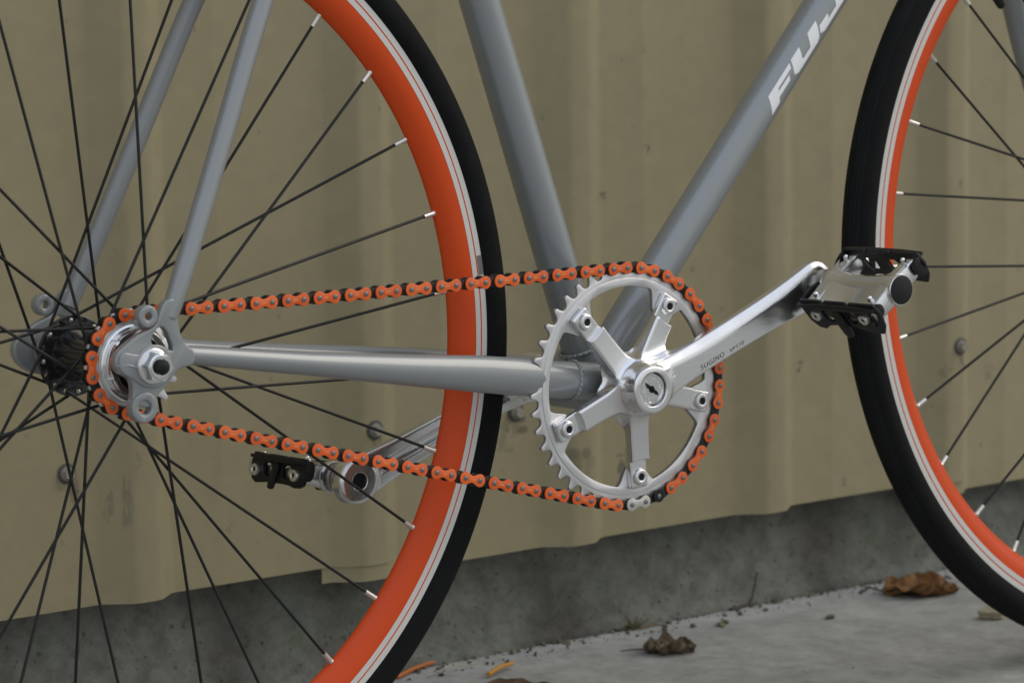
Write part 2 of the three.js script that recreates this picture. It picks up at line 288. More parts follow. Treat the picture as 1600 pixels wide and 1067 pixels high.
for (const [c, d, r] of [[[DTd[0] * 26, DTd[1] * 26, 0], [DTd[0], DTd[1], 0], 14.9], [[-7, 25, 0], [-.302, .953, 0], 15.1], [[-40, 7.6, 30.8], [-.965, .15, .19], 12.6]]) {
  const n = 96, ring = [], dv = new THREE.Vector3(...d).normalize(), e1 = new THREE.Vector3(0, 0, 1).addScaledVector(dv, -dv.z).normalize(), e2 = new THREE.Vector3().crossVectors(dv, e1);
  for (let i = 0; i < n; i++) { const a = i / n * 2 * Math.PI, k = r + .35 * Math.sin(a * 24), q = d[2] ? [.74, 1.08] : [1, 1]; ring.push(new THREE.Vector3(...c).addScaledVector(e1, Math.cos(a) * k * q[0]).addScaledVector(e2, Math.sin(a) * k * q[1])); }
  add('weld_bead', fin(new THREE.TubeGeometry(new THREE.CatmullRomCurve3(ring, true), 192, 1.5, 8, true)), M.frame, frame);
}
// lettering on the down tube
{
  const put = (s, a, r) => { const f = a / 14.3; return [DTd[0] * s + DTn[0] * r * Math.sin(f), DTd[1] * s + DTn[1] * r * Math.sin(f), r * Math.cos(f)]; };
  const glyphs = [
    [[259.4, 7.1], [291.8, 6.9], [289.2, 3.7], [270, 3.8], [268.4, 2.3], [284.1, 2], [281.6, -1.1], [265.4, -1], [262.8, -4.1], [250.6, -4.6]],
    [[294.4, 7.2], [306.9, 7.1], [301.6, -.2], [303.6, -1], [313.2, -.9], [319.8, 7.1], [332.5, 6.9], [324.6, -3.6], [321.6, -4.9], [291.6, -4.6], [287.5, -1.7]],
    [[331.3, 2.3], [343.7, 2], [341.4, -1.1], [353.3, -.9], [360, 7.1], [372.8, 6.9], [364.9, -3.6], [361.9, -4.9], [331.9, -4.7], [327.5, -1.9]],
    [[376, 7.1], [388.6, 7], [380.4, -4.6], [367.8, -4.6]]];
  for (const gl of glyphs) {
    const flip = gl.slice(); let g = new THREE.ShapeGeometry(poly(flip)); g = new TessellateModifier(1.2, 7).modify(raw(g));
    const p = g.attributes.position, nn = g.attributes.normal; for (let i = 0; i < p.count; i++) { const f = p.getY(i) / 14.3, q = put(p.getX(i), p.getY(i), 14.42); p.setXYZ(i, ...q); nn.setXYZ(i, DTn[0] * Math.sin(f), DTn[1] * Math.sin(f), Math.cos(f)); }
    add('lettering', fin(g), M.decal, frame).userData = { label: 'white letter on the grey down tube' };
  }
}

// ---- fork, stem, handlebar, seat post, saddle
const fork = part('fork');
for (const s of [1, -1]) add('fork_blade', fin(pipe([[441, 398, 30 * s, 13, 11], [455, 352, 41 * s, 13.5, 10.5], [485, 254, 42 * s, 13, 10], [500, 206, 44 * s, 11.5, 9], [530, 137, 48 * s, 9, 8], [578, 64, 52 * s, 6.5, 6]], 32, 4)), M.frame, fork);
add('fork_crown', fin(pipe([[440, 401, -44, 11, 11], [438, 408, 0, 15, 15], [440, 401, 44, 11, 11]], 32, 4)), M.frame, fork);
add('steerer', fin(pipe([[438, 404, 0, 13], [396, 545, 0, 13]], 32, 2)), M.black, fork);
add('fork_end', fin(merge(extr(ringShape(11, 4.6), 50, 55, .8).translate(FH[0], FH[1], 0), flipZ(extr(ringShape(11, 4.6), 50, 55, .8).translate(FH[0], FH[1], 0))), R(35)), M.frame, fork);
const bar = part('handlebar');
add('stem', fin(pipe([[396, 548, 0, 16], [470, 566, 0, 16]], 32, 2)), M.black, bar);
add('bar', fin(pipe([[470, 566, -250, 12], [470, 566, 250, 12]], 32, 2)), M.black, bar);
for (const s of [1, -1]) add('grip', fin(pipe([[470, 566, 130 * s, 15.5], [470, 566, 249 * s, 16]], 32, 2)), M.rubber, bar);
const seat = part('saddle');
add('seat_post', fin(pipe([[-158, 508, 0, 13.2], [-190, 610, 0, 13.2]], 32, 2)), M.black, seat);
{ const secs = []; for (const [x, w, h, y] of [[-335, 40, 8, 634], [-325, 66, 14, 636], [-290, 70, 18, 636], [-240, 52, 17, 633], [-180, 30, 16, 630], [-110, 20, 15, 632], [-75, 17, 12, 631], [-66, 8, 6, 629]]) { const s = []; for (let j = 0; j < 32; j++) { const a = j / 32 * 2 * Math.PI; s.push([x, y + Math.sin(a) * h, -Math.cos(a) * w]); } secs.push(s); } add('saddle_shell', fin(loft(secs)), M.rubber, seat); }

// ---- wheels
const RO = 317.1, RI = 304.94, RN = 286.74;
const rimProfile = [[314, 8.2], [317.4, 8.2], [318, 8.7], [318, 9.2], [317.5, 9.45], [304.3, 9.45], [301, 9.15], [297.8, 8.5], [294.8, 7.4], [292.2, 5.9], [290, 4.2], [288.4, 2.5], [287.3, 1], [287.1, 0]];
const rimGeo = fin(lathe([...rimProfile, ...rimProfile.slice(0, -1).reverse().map(p => [p[0], -p[1]]), [309, -7], [309, 7], [314, 8.2]], 360), R(32));
const stripeGeo = (r1, r2, s) => fin(lathe([[r1, 9.3 * s], [r1, 9.62 * s], [r2, 9.62 * s], [r2, 9.3 * s]], 360), R(30));
const stripes = [[RO - .1, 310.0], [308.9, RI]].flatMap(([a, b]) => [stripeGeo(a, b, 1), stripeGeo(a, b, -1)]);
const tyrePts = []; for (let k = 0; k <= 64; k++) { const a = R(-148 + 296 * k / 64), gr = [24, 33, 42].some(d => Math.abs(Math.abs(a) - R(d)) < R(2)) ? -.35 : 0, r = 13 + gr; tyrePts.push([323 + r * Math.cos(a), r * Math.sin(a) * (Math.cos(a) < 0 ? 1.0 : 1)]); }
const tyreGeo = fin(lathe(tyrePts, 360));
{ const p = tyreGeo.attributes.position, uv = tyreGeo.attributes.uv; for (let i = 0; i < p.count; i++) { let a = Math.atan2(p.getY(i), p.getX(i)) / (2 * Math.PI); const t = i % 3 ? uv.getX(i - i % 3) : a; if (i % 3) { if (a - t > .5) a -= 1; if (t - a > .5) a += 1; } uv.setXY(i, a, .5 + Math.atan2(p.getZ(i), Math.hypot(p.getX(i), p.getY(i)) - .323) / (2 * Math.PI)); } }
const treadBump = greyTexture(256, 512, (() => { const n = fractal(256, 512, 8, 4, 41); return (i, x, y) => { const a = Math.abs(y / 512 - .5) * 360, file = a < 62 ? Math.max(0, Math.sin((x / 256 * 18 + a * .22) * Math.PI * 2)) * .45 : 0, ring = [64, 72, 96].some(q => Math.abs(a - q) < 1.1) ? .4 : 0; return .5 + file * .5 - ring + .12 * n[i]; }; })());
treadBump.repeat.set(36, 1);
const tyreColour = colourTexture(1024, 256, (() => { const n = fractal(1024, 256, 24, 4, 42, .2), m = fractal(1024, 256, 90, 3, 43, .3); return (i, x, y, c) => { const a = Math.abs(y / 256 - .5) * 360, k = ([12, 26, 40].some(q => Math.abs(a - q) < 1.2) ? 2.2 : 1) + .25 * n[i] + .3 * Math.max(0, m[i]) + (a < 50 ? .25 + .5 * Math.max(0, n[i]) : 0); c[0] = .0066 * k; c[1] = .0070 * k; c[2] = .0073 * k; }; })());
tyreColour.repeat.set(3, 1);
const spokeGeo = fin(new THREE.CylinderGeometry(1.08, 1.08, 1000, 10)), nippleGeo = fin(merge(new THREE.CylinderGeometry(1.95, 1.75, 9, 12), new THREE.SphereGeometry(2.2, 12, 8).translate(0, 4.6, 0)));
const tyreMat = new THREE.MeshPhysicalMaterial({ map: tyreColour, bumpMap: treadBump, bumpScale: .0004, roughness: .8, specularIntensity: .28 });
function makeWheel(name, hub, phase, sg, pattern, delta, fr, fz) {
  const w = part(name); w.position.copy(V(hub[0], hub[1] + BB, 0)); w.rotation.y = delta;
  add('rim', rimGeo, M.orange, w); for (const s of stripes) add('rim_stripe', s, M.white, w); add('tyre', tyreGeo, tyreMat, w);
  for (let i = 0; i < 32; i++) {
    const th = phase + sg * i * 2 * Math.PI / 32, [side, lead] = pattern[i % 4], h = th + lead * R(67.5);
    const out = Math.floor(i / 4) % 2 ? 1.6 : -1.6;
    const a = new THREE.Vector3(fr * Math.cos(h), fr * Math.sin(h), side * (fz + lead * 1.7)), b = new THREE.Vector3(RN * Math.cos(th), RN * Math.sin(th), side * 1.2);
    const d = b.clone().sub(a), len = d.length(); d.normalize();
    const s = add('spoke', spokeGeo, M.blackSpoke, w), end = len - 6; s.position.copy(a.clone().addScaledVector(d, end / 2).multiplyScalar(MM)); s.scale.y = end / 1000; s.quaternion.setFromUnitVectors(new THREE.Vector3(0, 1, 0), d);
    const n = add('nipple', nippleGeo, M.nickel, w); n.position.copy(b.clone().addScaledVector(d, -4.4).multiplyScalar(MM)); n.quaternion.copy(s.quaternion);
  }
  return w;
}
const flange = (z, r, holes, hr, ph) => { const s = ringShape(r, 9, 64); for (let k = 0; k < holes; k++) { const a = k / holes * 2 * Math.PI + ph; s.holes.push(polyHole([...Array(10)].map((_, i) => [hr * Math.cos(a) + 1.5 * Math.cos(-i / 10 * 2 * Math.PI), hr * Math.sin(a) + 1.5 * Math.sin(-i / 10 * 2 * Math.PI)]))); } return extr(s, z - 1.6, z + 1.6, .7, 12); };
{
  const w = makeWheel('rear_wheel', RH, .84883, -1, [[-1, -1], [1, -1], [-1, 1], [1, 1]], 0, 24, 30);
  add('hub', fin(merge(flange(30, 27, 16, 24, .84883 + R(67.5)), flange(-30, 27, 16, 24, .84883 - R(67.5)), lathe([[9, -42], [16, -42], [16.5, -34], [18, -31], [17, -28], [13.5, -20], [12.5, 0], [13.5, 20], [17, 28], [18, 31], [17.5, 40], [9, 40]], 64)), R(35)), M.blackHub, w);
  const heads = []; for (let k = 0; k < 16; k++) for (const z of [33, -27.6]) { const a = k / 16 * 2 * Math.PI + .84883 + R(67.5) * Math.sign(z) + (k % 2 ? 0 : 0); if ((k + (z > 0)) % 2) heads.push(new THREE.SphereGeometry(1.5, 10, 8).scale(1, 1, .6).translate(24 * Math.cos(a), 24 * Math.sin(a), z)); }
  add('spoke_head', fin(merge(heads)), M.steel, w).userData = { kind: 'stuff', label: 'small silver spoke heads on the black hub flanges' };
  add('axle', fin(merge(cyl(4.9, 4.9, -81, 81, 24), lathe([[0, 83.4], [3.2, 83.2], [4.9, 80.8]], 24), cyl(2.2, 1.4, 82, 84, 16))), M.rubber, w);
  const spacer = merge(lathe([[5, 50], [13.5, 50], [13.5, 57], [11, 58.2], [10, 60], [5, 60]], 48));
  add('axle_spacer', fin(merge(spacer, flipZ(spacer)), R(30)), M.steel, w);
  { const pts = []; for (let i = 0; i <= 6; i++) { const a = R(5.2 + i * .42); pts.push([316.6 * Math.cos(a), 316.6 * Math.sin(a)]); } for (let i = 6; i >= 0; i--) { const a = R(5.2 + i * .42); pts.push([310.2 * Math.cos(a), 310.2 * Math.sin(a)]); }
    add('rim_joint', fin(extr(poly(pts), 9.5, 9.75, .05)), new THREE.MeshStandardMaterial({ color: lin(.16, .15, .15), roughness: .5 }), w).userData = { label: 'dark scuffed joint on the white rim stripe' }; }
  // sprocket, carrier and notched lockring
  const N = 16, RC = 12.7 / (2 * Math.sin(Math.PI / N)); w.userData.rc = RC;
  const nut = merge(lathe([[5, 68], [11.6, 68], [11.9, 68.6], [11.4, 69.8], [9.6, 70.6], [5, 70.6]], 48), new THREE.CylinderGeometry(10, 10.4, 7, 6).rotateX(Math.PI / 2).translate(0, 0, 74).rotateZ(.35), lathe([[8.6, 77.3], [7.4, 78.4], [5.4, 78.4]], 40));
  add('axle_nut', fin(nut, R(25)), M.chrome, w); add('axle_nut', fin(flipZ(nut), R(25)), M.chrome, w);
  const lockOut = lathe([[14, 44.5], [25.2, 44.5], [25.6, 45], [25.6, 47], [24.6, 48], [17, 48]], 72), notch = [];
  for (let k = 0; k < 6; k++) { const a0 = k / 6 * 2 * Math.PI + .35, pts = []; for (let i = 0; i <= 10; i++) { const a = a0 + i / 10 * R(52); pts.push([22.6 * Math.cos(a), 22.6 * Math.sin(a)]); } for (let i = 10; i >= 0; i--) { const a = a0 + i / 10 * R(52); pts.push([17.8 * Math.cos(a), 17.8 * Math.sin(a)]); } notch.push(extr(poly(pts), 48, 53, .5, 4)); }
  add('lockring', fin(merge(lockOut, lathe([[17.8, 48], [21.8, 48], [21.8, 52.2], [21.2, 52.7], [18.3, 52.7], [17.8, 52.2]], 72), notch), R(28)), M.chrome, w);
  add('hub_seal', fin(merge(cyl(17.7, 17.7, 44, 49.5, 48))), M.black, w);
}
{
  const w = makeWheel('front_wheel', FH, 2.35845, 1, [[1, 1], [-1, 1], [1, -1], [-1, -1]], .03113, 24, 30);
  add('hub', fin(merge(flange(30, 27, 16, 24, 0), flange(-30, 27, 16, 24, 0), lathe([[5, -48], [9, -48], [13, -34], [17, -31], [13, -22], [12, 0], [13, 22], [17, 31], [13, 34], [9, 48], [5, 48]], 48)), R(35)), M.blackHub, w);
  add('axle', fin(merge(cyl(4.6, 4.6, -66, 66, 24), cyl(8.6, 8, 56, 63, 6), cyl(8.6, 8, -63, -56, 6))), M.chrome, w);
  const a = 2.35845 - R(5.625) , vd = new THREE.Vector3(-Math.cos(a), -Math.sin(a), 0), vq = new THREE.Quaternion().setFromUnitVectors(new THREE.Vector3(0, 1, 0), vd);
  const v = add('valve', fin(merge(new THREE.CylinderGeometry(2.9, 2.9, 26, 16), new THREE.CylinderGeometry(4.4, 4.4, 3, 16).translate(0, -10, 0), new THREE.CylinderGeometry(3.4, 3.8, 14, 16).translate(0, 18, 0), new THREE.SphereGeometry(3.4, 16, 10).translate(0, 25, 0))), M.rubber, w);
  v.quaternion.copy(vq); v.position.copy(vd.clone().multiplyScalar(-(286 - 10) * MM));
}

// ---- chain
const NR = 42, NC = 16, RR = 12.7 / (2 * Math.sin(Math.PI / NR)), RC = 12.7 / (2 * Math.sin(Math.PI / NC)), PH = .50289, ZC = 43;
const L = -RH[0], HH = RH[1], DD = Math.hypot(L, HH), base = Math.atan2(HH, -L), al = Math.acos((RR - RC) / DD), na = base - al, nb = base + al, run = Math.sqrt(DD * DD - (RR - RC) ** 2);
const cr = 12.7 / (RR * 2 * Math.PI / NR), cc = 12.7 / (RC * 2 * Math.PI / NC);
const seg1 = (na - PH) * RR * cr, seg3 = (nb - na) * RC * cc, seg5 = (PH + 2 * Math.PI - nb) * RR * cr, total = seg1 + run + seg3 + run + seg5, NP = Math.round(total / 12.7);
function chainPoint(s) {
  if (s < seg1) { const a = PH + s / (RR * cr); return [RR * Math.cos(a), RR * Math.sin(a)]; } s -= seg1;
  if (s < run) { const t = s / run, u = [-Math.sin(na), Math.cos(na)]; return [RR * Math.cos(na) + u[0] * s, RR * Math.sin(na) + u[1] * s - 4 * 1.3 * t * (1 - t)]; } s -= run;
  if (s < seg3) { const a = na + s / (RC * cc); return [RH[0] + RC * Math.cos(a), RH[1] + RC * Math.sin(a)]; } s -= seg3;
  if (s < run) { const t = s / run, u = [-Math.sin(nb), Math.cos(nb)]; return [RH[0] + RC * Math.cos(nb) + u[0] * s, RH[1] + RC * Math.sin(nb) + u[1] * s - 4 * .6 * t * (1 - t)]; } s -= run;
  const a = nb + s / (RR * cr); return [RR * Math.cos(a), RR * Math.sin(a)];
}
const pins = [...Array(NP)].map((_, k) => chainPoint(k * total / NP));
console.log('chain pins', NP, (total / NP).toFixed(3));
{
  const chain = part('chain');
  const plate = (r, waist) => { const pts = [], h = 6.35, n = 14, a0 = R(52); for (let i = 0; i <= n; i++) { const a = -Math.PI + a0 + (2 * Math.PI - 2 * a0) * i / n; pts.push([h + r * Math.cos(a), r * Math.sin(a)]); } const e = pts[n]; for (let i = 1; i < 6; i++) { const x = e[0] * (1 - 2 * i / 6); pts.push([x, waist + (e[1] - waist) * (x / e[0]) ** 2]); } const half = pts.length; for (let i = 0; i < half; i++) pts.push([-pts[i][0], -pts[i][1]]); return poly(pts); };
  const paint = (g, c) => { g = raw(g); const n = g.attributes.position.count, a = new Float32Array(n * 3); for (let i = 0; i < n; i++) a.set(c, 3 * i); g.setAttribute('color', new THREE.BufferAttribute(a, 3)); return g; };
  const rimRing = x => extr(ringShape(2.75, 1.5, 18), 3.9, 4.35, .1, 6, 1).translate(x, 0, 0);
  const orange = [.80, .135, .014], blackC = [.012, .012, .013];
  const stamp = [-1.6, -.5, .6, 1.7].map(x => extr(poly([[x, -.75], [x + .55, -.75], [x + .75, .75], [x + .2, .75]]), 4.05, 4.16, .03, 1, 1));
  const outerGeos = [1, .93, .87, .97].map((k, v) => fin(mergeGeometries([paint(extr(plate(4.55, 2.5), 2.95, 4.1, .22, 6, 2), orange.map((c, i) => c * k * (i ? 1 - v * .04 : 1))), paint(extr(plate(4.55, 2.5), -4.1, -2.95, .22, 6, 2), blackC), ...stamp.slice(v % 2).map(g => paint(g, [.86, .30, .11]))]), R(32)));
  const silverGeo = fin(merge(extr(plate(4.55, 2.5), 2.95, 4.1, .22, 6, 2), extr(plate(4.55, 2.5), -4.1, -2.95, .22, 6, 2)), R(32));
  const roller = x => cyl(3.95, 3.95, -1.5, 1.5, 20).translate(x, 0, 0);
  const innerGeo = fin(merge(extr(plate(4.5, 3.3), 1.7, 2.8, .22, 6, 2), extr(plate(4.5, 3.3), -2.8, -1.7, .22, 6, 2), roller(-6.35), roller(6.35)), R(32));
  // half link: wide at the pin nearer the silver link, narrow at the other
  const hp = (z0, z1) => { const s = []; for (const [x, z] of [[-10.9, z0], [-2.5, z0], [2, z1], [10.9, z1]]) { const hw = Math.abs(x) > 5 ? (Math.abs(x) > 10 ? 1.8 : 4.5) : 3.4; s.push([[x, -hw, z - .55], [x, hw, z - .55], [x, hw, z + .55], [x, -hw, z + .55]]); } return loft(s); };
  const halfGeo = fin(merge(cyl(4.55, 4.55, 2.95, 4.1, 28).translate(-6.35, 0, 0), cyl(4.5, 4.5, 1.7, 2.8, 28).translate(6.35, 0, 0), hp(3.5, 2.3), flipZ(merge(cyl(4.55, 4.55, 2.95, 4.1, 28).translate(-6.35, 0, 0), cyl(4.5, 4.5, 1.7, 2.8, 28).translate(6.35, 0, 0), hp(3.5, 2.3)))), R(32));
  const pinGeo = fin(merge(cyl(1.72, 1.72, -4.7, 4.6, 16), lathe([[0, 4.95], [1.2, 4.9], [1.72, 4.55]], 16)), R(40));
  for (let k = 0; k < NP; k++) {
    const a = pins[k], b = pins[(k + 1) % NP];
    let kind = k % 2 ? 'outer' : 'inner';                          // link k joins pins k and k + 1; outer links are (2m-1, 2m)
    if (k === 81) kind = 'silver'; if (k === 83) kind = 'half'; if (k > 83) kind = k % 2 ? 'inner' : 'outer';
    const geo = { outer: outerGeos[(k * 7 + (k >> 2)) % 4], inner: innerGeo, silver: silverGeo, half: halfGeo }[kind], mat = { outer: M.link, inner: M.blackChain, silver: M.silverLink, half: M.blackChain }[kind];
    const o = add({ outer: 'outer_link', inner: 'inner_link', silver: 'connecting_link', half: 'half_link' }[kind], geo, mat, chain);
    o.position.copy(V((a[0] + b[0]) / 2, (a[1] + b[1]) / 2, ZC)); o.rotation.z = Math.atan2(b[1] - a[1], b[0] - a[0]) ;
    if (kind === 'silver') o.userData.label = 'silver connecting link of the orange chain';
    if (kind === 'half') o.userData.label = 'black half link of the orange chain';
    const p = add('pin', pinGeo, M.pin, chain); p.position.copy(V(a[0], a[1], ZC)); p.rotation.z = k;
  }
}
function teethPath(N, phase, pitchR, root, tip) {
  const pts = [], st = 2 * Math.PI / N, prof = [[0, root], [.1, root + .12], [.18, root + .62], [.25, root + 1.6], [.295, root + 2.9], [.33, root + 4.2], [.365, tip - 1.1], [.405, tip - .3], [.45, tip], [.55, tip], [.595, tip - .3], [.635, tip - 1.1], [.67, root + 4.2], [.705, root + 2.9], [.75, root + 1.6], [.82, root + .62], [.9, root + .12]];
  for (let k = 0; k < N; k++) for (const [f, r] of prof) { const a = phase + (k + f) * st; pts.push([r * Math.cos(a), r * Math.sin(a)]); }
  return pts;
}
{ // sprocket on the rear wheel, teeth between the chain pins
  const w = bicycle.children.find(c => c.name === 'rear_wheel'), k = pins.findIndex(p => p[0] < RH[0] - RC * .8), ph = Math.atan2(pins[k][1] - RH[1], pins[k][0] - RH[0]);
  const s = poly(teethPath(NC, ph, RC, RC - 4.1, RC + 3.2)); s.holes.push(polyHole(ringShape(16, 0, 48).getPoints().reverse().map(p => [p.x, p.y])));
  add('sprocket', fin(merge(extr(s, ZC - 1.4, ZC + 1.4, .35, 4), lathe([[16, ZC + 1], [26.4, ZC + 1], [26.2, ZC + 2.2], [16, ZC + 2.2]], 64)), R(30)), M.satin, w);
}

// ---- crankset: chainring, five-armed spider, drive-side crank, dust cap, bolts
const CRK = R(21.1), BOLT = R(57.1);
const cs = part('crankset');
{
  const ring = poly(teethPath(NR, PH, RR, RR - 4.15, RR + 2.5)), hole = [];
  for (let i = 0; i < 360; i++) { const a = R(i), d = Math.abs(((a - BOLT) / R(72) + 100.5) % 1 - .5) * 72, q = Math.min(1, Math.max(0, (d - 6.5) / 7)), sm = q * q * (3 - 2 * q); hole.push([(58 + 14 * sm) * Math.cos(a), (58 + 14 * sm) * Math.sin(a)]); }
  ring.holes.push(polyHole(hole.slice().reverse()));
  const inner = ringShape(77.6, 0, 180); inner.holes.push(polyHole(hole.slice().reverse()));
  add('chainring', fin(merge(extr(ring, ZC - 1.5, ZC + 1.5, .45, 4), extr(inner, ZC - 2, ZC + 2.1, .35, 4)), R(30)), M.satin, cs);
  const bg = fin(merge(lathe([[2.75, 47.5], [2.75, 52.4], [3.4, 52.8], [4.6, 52.8], [5.6, 52.1], [6, 50.6], [6.4, 49.4]], 36)), R(30)), hg = fin(cyl(2.74, 2.74, 46, 51.2, 24)), lug = fin(merge(cyl(5.2, 5.2, 38.5, 46, 24)), R(30));
  for (let k = 0; k < 5; k++) {
    const th = BOLT + k * R(72), b = add('chainring_bolt', bg, M.satin, cs); b.position.copy(V(65 * Math.cos(th), 65 * Math.sin(th), 0));
    const h = add('bolt_socket', hg, M.black, cs); h.position.copy(b.position); const l = add('bolt_nut', lug, M.satin, cs); l.position.copy(b.position);
  }
  // crank arms: one smooth forging each, from a distance field (s along the arm, p across, z outwards)
  const knots = [[-20, 15.2, 53, 71, 10.5], [0, 15.2, 53, 71, 10.5], [10, 14.4, 54, 71.1, 9.2], [22, 12.9, 56.2, 71.4, 7.4], [38, 11.9, 58.6, 71.8, 5.8], [60, 11.4, 60.2, 72.4, 4.8], [85, 11.5, 61.2, 73.1, 4.8], [110, 12, 62, 73.8, 5.8], [130, 12.9, 62.6, 74.4, 7.4], [146, 14.1, 63, 74.9, 9.2], [158, 15.3, 63.2, 75.2, 11], [170, 16.4, 63.4, 75.4, 12.4], [190, 16.4, 63.4, 75.4, 12.4]];
  const slopes = [1, 2, 3, 4].map(c => { const d = [], n = knots.length; for (let i = 0; i < n - 1; i++) d.push((knots[i + 1][c] - knots[i][c]) / (knots[i + 1][0] - knots[i][0])); return knots.map((_, i) => i === 0 ? d[0] : i === n - 1 ? d[n - 2] : d[i - 1] * d[i] <= 0 ? 0 : 2 * d[i - 1] * d[i] / (d[i - 1] + d[i])); });
  const look = []; for (let q = 0; q <= 840; q++) { const s = -20 + q * .25; let i = 0; while (i < knots.length - 2 && s > knots[i + 1][0]) i++; const h = knots[i + 1][0] - knots[i][0], t = (s - knots[i][0]) / h; look.push([1, 2, 3, 4].map(c => (2 * t ** 3 - 3 * t * t + 1) * knots[i][c] + (t ** 3 - 2 * t * t + t) * h * slopes[c - 1][i] + (3 * t * t - 2 * t ** 3) * knots[i + 1][c] + (t ** 3 - t * t) * h * slopes[c - 1][i + 1])); }
  const arm = s => look[Math.min(839, Math.max(0, Math.round((s + 20) * 4)))];
  const smin = (a, b, k) => { const h = Math.max(0, k - Math.abs(a - b)) / k; return Math.min(a, b) - h * h * k * .25; }, smax = (a, b, k) => -smin(-a, -b, k);
  const armField = (s, p, z) => { const [hw, zi, zo, b] = arm(s), plan = Math.hypot(p, s > 170 ? s - 170 : s < 0 ? s : 0) - hw, q = s > 150 ? Math.hypot(Math.max(p, 0), Math.max(0, s - 169)) : p, bev = ((q - b) * .62 + z - zo) / 1.177; return smax(smax(smax(plan, z - zo, 1.6), bev, 1.4), zi - z, 3); };
  const ca = Math.cos(CRK), sa = Math.sin(CRK), dirs = [...Array(5)].map((_, k) => [Math.cos(BOLT + k * R(72)), Math.sin(BOLT + k * R(72))]);
  const rightField = (x, y, z) => {
    const r = Math.hypot(x, y), zr = z < 72 ? z : 72, cone = 15.4 + 10.5 * Math.exp(-(Math.max(0, zr - 45)) / 6.5);
    let d = smax(smax(r - cone, z - 72.3, 1.6), 46 - z, 2);
    for (const [c, s] of dirs) { const u = x * c + y * s; if (u < -6) continue; const v = Math.abs(-x * s + y * c), top = 54 + 8.5 * Math.exp(-Math.max(0, u) / 17), hw = 8.15 + 3.2 * Math.exp(-Math.max(0, u - 6) / 12), edge = 52.4 + .018 * v * v;
      const bar = smax(smax(smax(v - hw, z - top, 2.2), 46.2 - z, 2), u - edge, .5); d = smin(d, bar, 9);
      const tab = smax(smax(smax(v - 7.5, Math.abs(z - 47.5) - 2.3, 1.2), u - 73.4, 2.5), 46 - u, .5); d = Math.min(d, tab); }
    d = smin(d, armField(x * ca + y * sa, -x * sa + y * ca, z), 8);
    return smax(d, -smax(r - 12.1, 69.2 - z, .4), .7);
  };
  const la = CRK + Math.PI - R(.6), lc = Math.cos(la), ls = Math.sin(la), ex = 170 * lc, ey = 170 * ls;
  const leftField = (x, y, zz) => { const r = Math.hypot(x, y), e = Math.hypot(x - ex, y - ey), s = x * lc + y * ls, p = -x * ls + y * lc, z = -zz - 4.5 * Math.min(1, Math.max(0, s / 170));
    let d = smax(smax(r - 16, z - 72.3, 1.6), 44 - z, 1.6); d = smin(d, armField(s, -p, z), 8); d = smin(d, smax(smax(e - 15.2, z - 75, 2), 61.5 - z, 2.4), 4);
    const flute = Math.hypot(p, (z - 59.4 - s * .012) * 1.0) - 4.4; if (s > 30 && s < 150) d = smax(d, -flute, 1);
    return smax(d, -smax(e - 6.2, z - 64.4, .4), .7); };
  function polygonize(f, x0, x1, y0, y1, z0, z1, h) {
    const nx = Math.ceil((x1 - x0) / h), ny = Math.ceil((y1 - y0) / h), nz = Math.ceil((z1 - z0) / h), A = (nx + 1), B = A * (ny + 1), val = new Float32Array(B * (nz + 1));
    for (let k = 0; k <= nz; k++) for (let j = 0; j <= ny; j++) for (let i = 0; i <= nx; i++) val[k * B + j * A + i] = f(x0 + i * h, y0 + j * h, z0 + k * h);
    const pos = [], idx = [], seen = new Map(), off = [0, 1, 1 + A, A, B, B + 1, B + 1 + A, B + A], ed = [[0, 1], [1, 2], [3, 2], [0, 3], [4, 5], [5, 6], [7, 6], [4, 7], [0, 4], [1, 5], [2, 6], [3, 7]];
    
    for (let k = 0; k < nz; k++) for (let j = 0; j < ny; j++) for (let i = 0; i < nx; i++) {
      const q = k * B + j * A + i; let c = 0; for (let n = 0; n < 8; n++) if (val[q + off[n]] < 0) c |= 1 << n; if (c === 0 || c === 255) continue;
      for (let t = c << 4; triTable[t] !== -1; t++) { const [a, b] = ed[triTable[t]], ga = q + off[a], gb = q + off[b], key = ga * 8 + (gb - ga === 1 ? 0 : gb - ga === A ? 1 : gb - ga === B ? 2 : 3); let id = seen.get(key);
        if (id === undefined) { const va = val[ga], w = va / (va - val[gb]), px = (g) => [x0 + (g % A) * h, y0 + (Math.floor(g / A) % (ny + 1)) * h, z0 + Math.floor(g / B) * h], p = px(ga), r = px(gb); id = pos.length / 3; pos.push(p[0] + (r[0] - p[0]) * w, p[1] + (r[1] - p[1]) * w, p[2] + (r[2] - p[2]) * w); seen.set(key, id); }
        idx.push(id); }
    }
    const nor = [], e = .25; for (let i = 0; i < pos.length; i += 3) { const [x, y, z] = [pos[i], pos[i + 1], pos[i + 2]], n = new THREE.Vector3(f(x + e, y, z) - f(x - e, y, z), f(x, y + e, z) - f(x, y - e, z), f(x, y, z + e) - f(x, y, z - e)).normalize(); nor.push(n.x, n.y, n.z); }
    for (let i = 0; i < idx.length; i += 3) { const [a, b, c] = [idx[i] * 3, idx[i + 1] * 3, idx[i + 2] * 3], u = new THREE.Vector3(pos[b] - pos[a], pos[b + 1] - pos[a + 1], pos[b + 2] - pos[a + 2]), v = new THREE.Vector3(pos[c] - pos[a], pos[c + 1] - pos[a + 1], pos[c + 2] - pos[a + 2]); if (u.cross(v).dot(new THREE.Vector3(nor[a], nor[a + 1], nor[a + 2])) < 0) { const t = idx[i + 1]; idx[i + 1] = idx[i + 2]; idx[i + 2] = t; } }
    const g = new THREE.BufferGeometry(); g.setAttribute('position', new THREE.Float32BufferAttribute(pos, 3)); g.setAttribute('normal', new THREE.Float32BufferAttribute(nor, 3)); g.setIndex(idx); return g;
  }
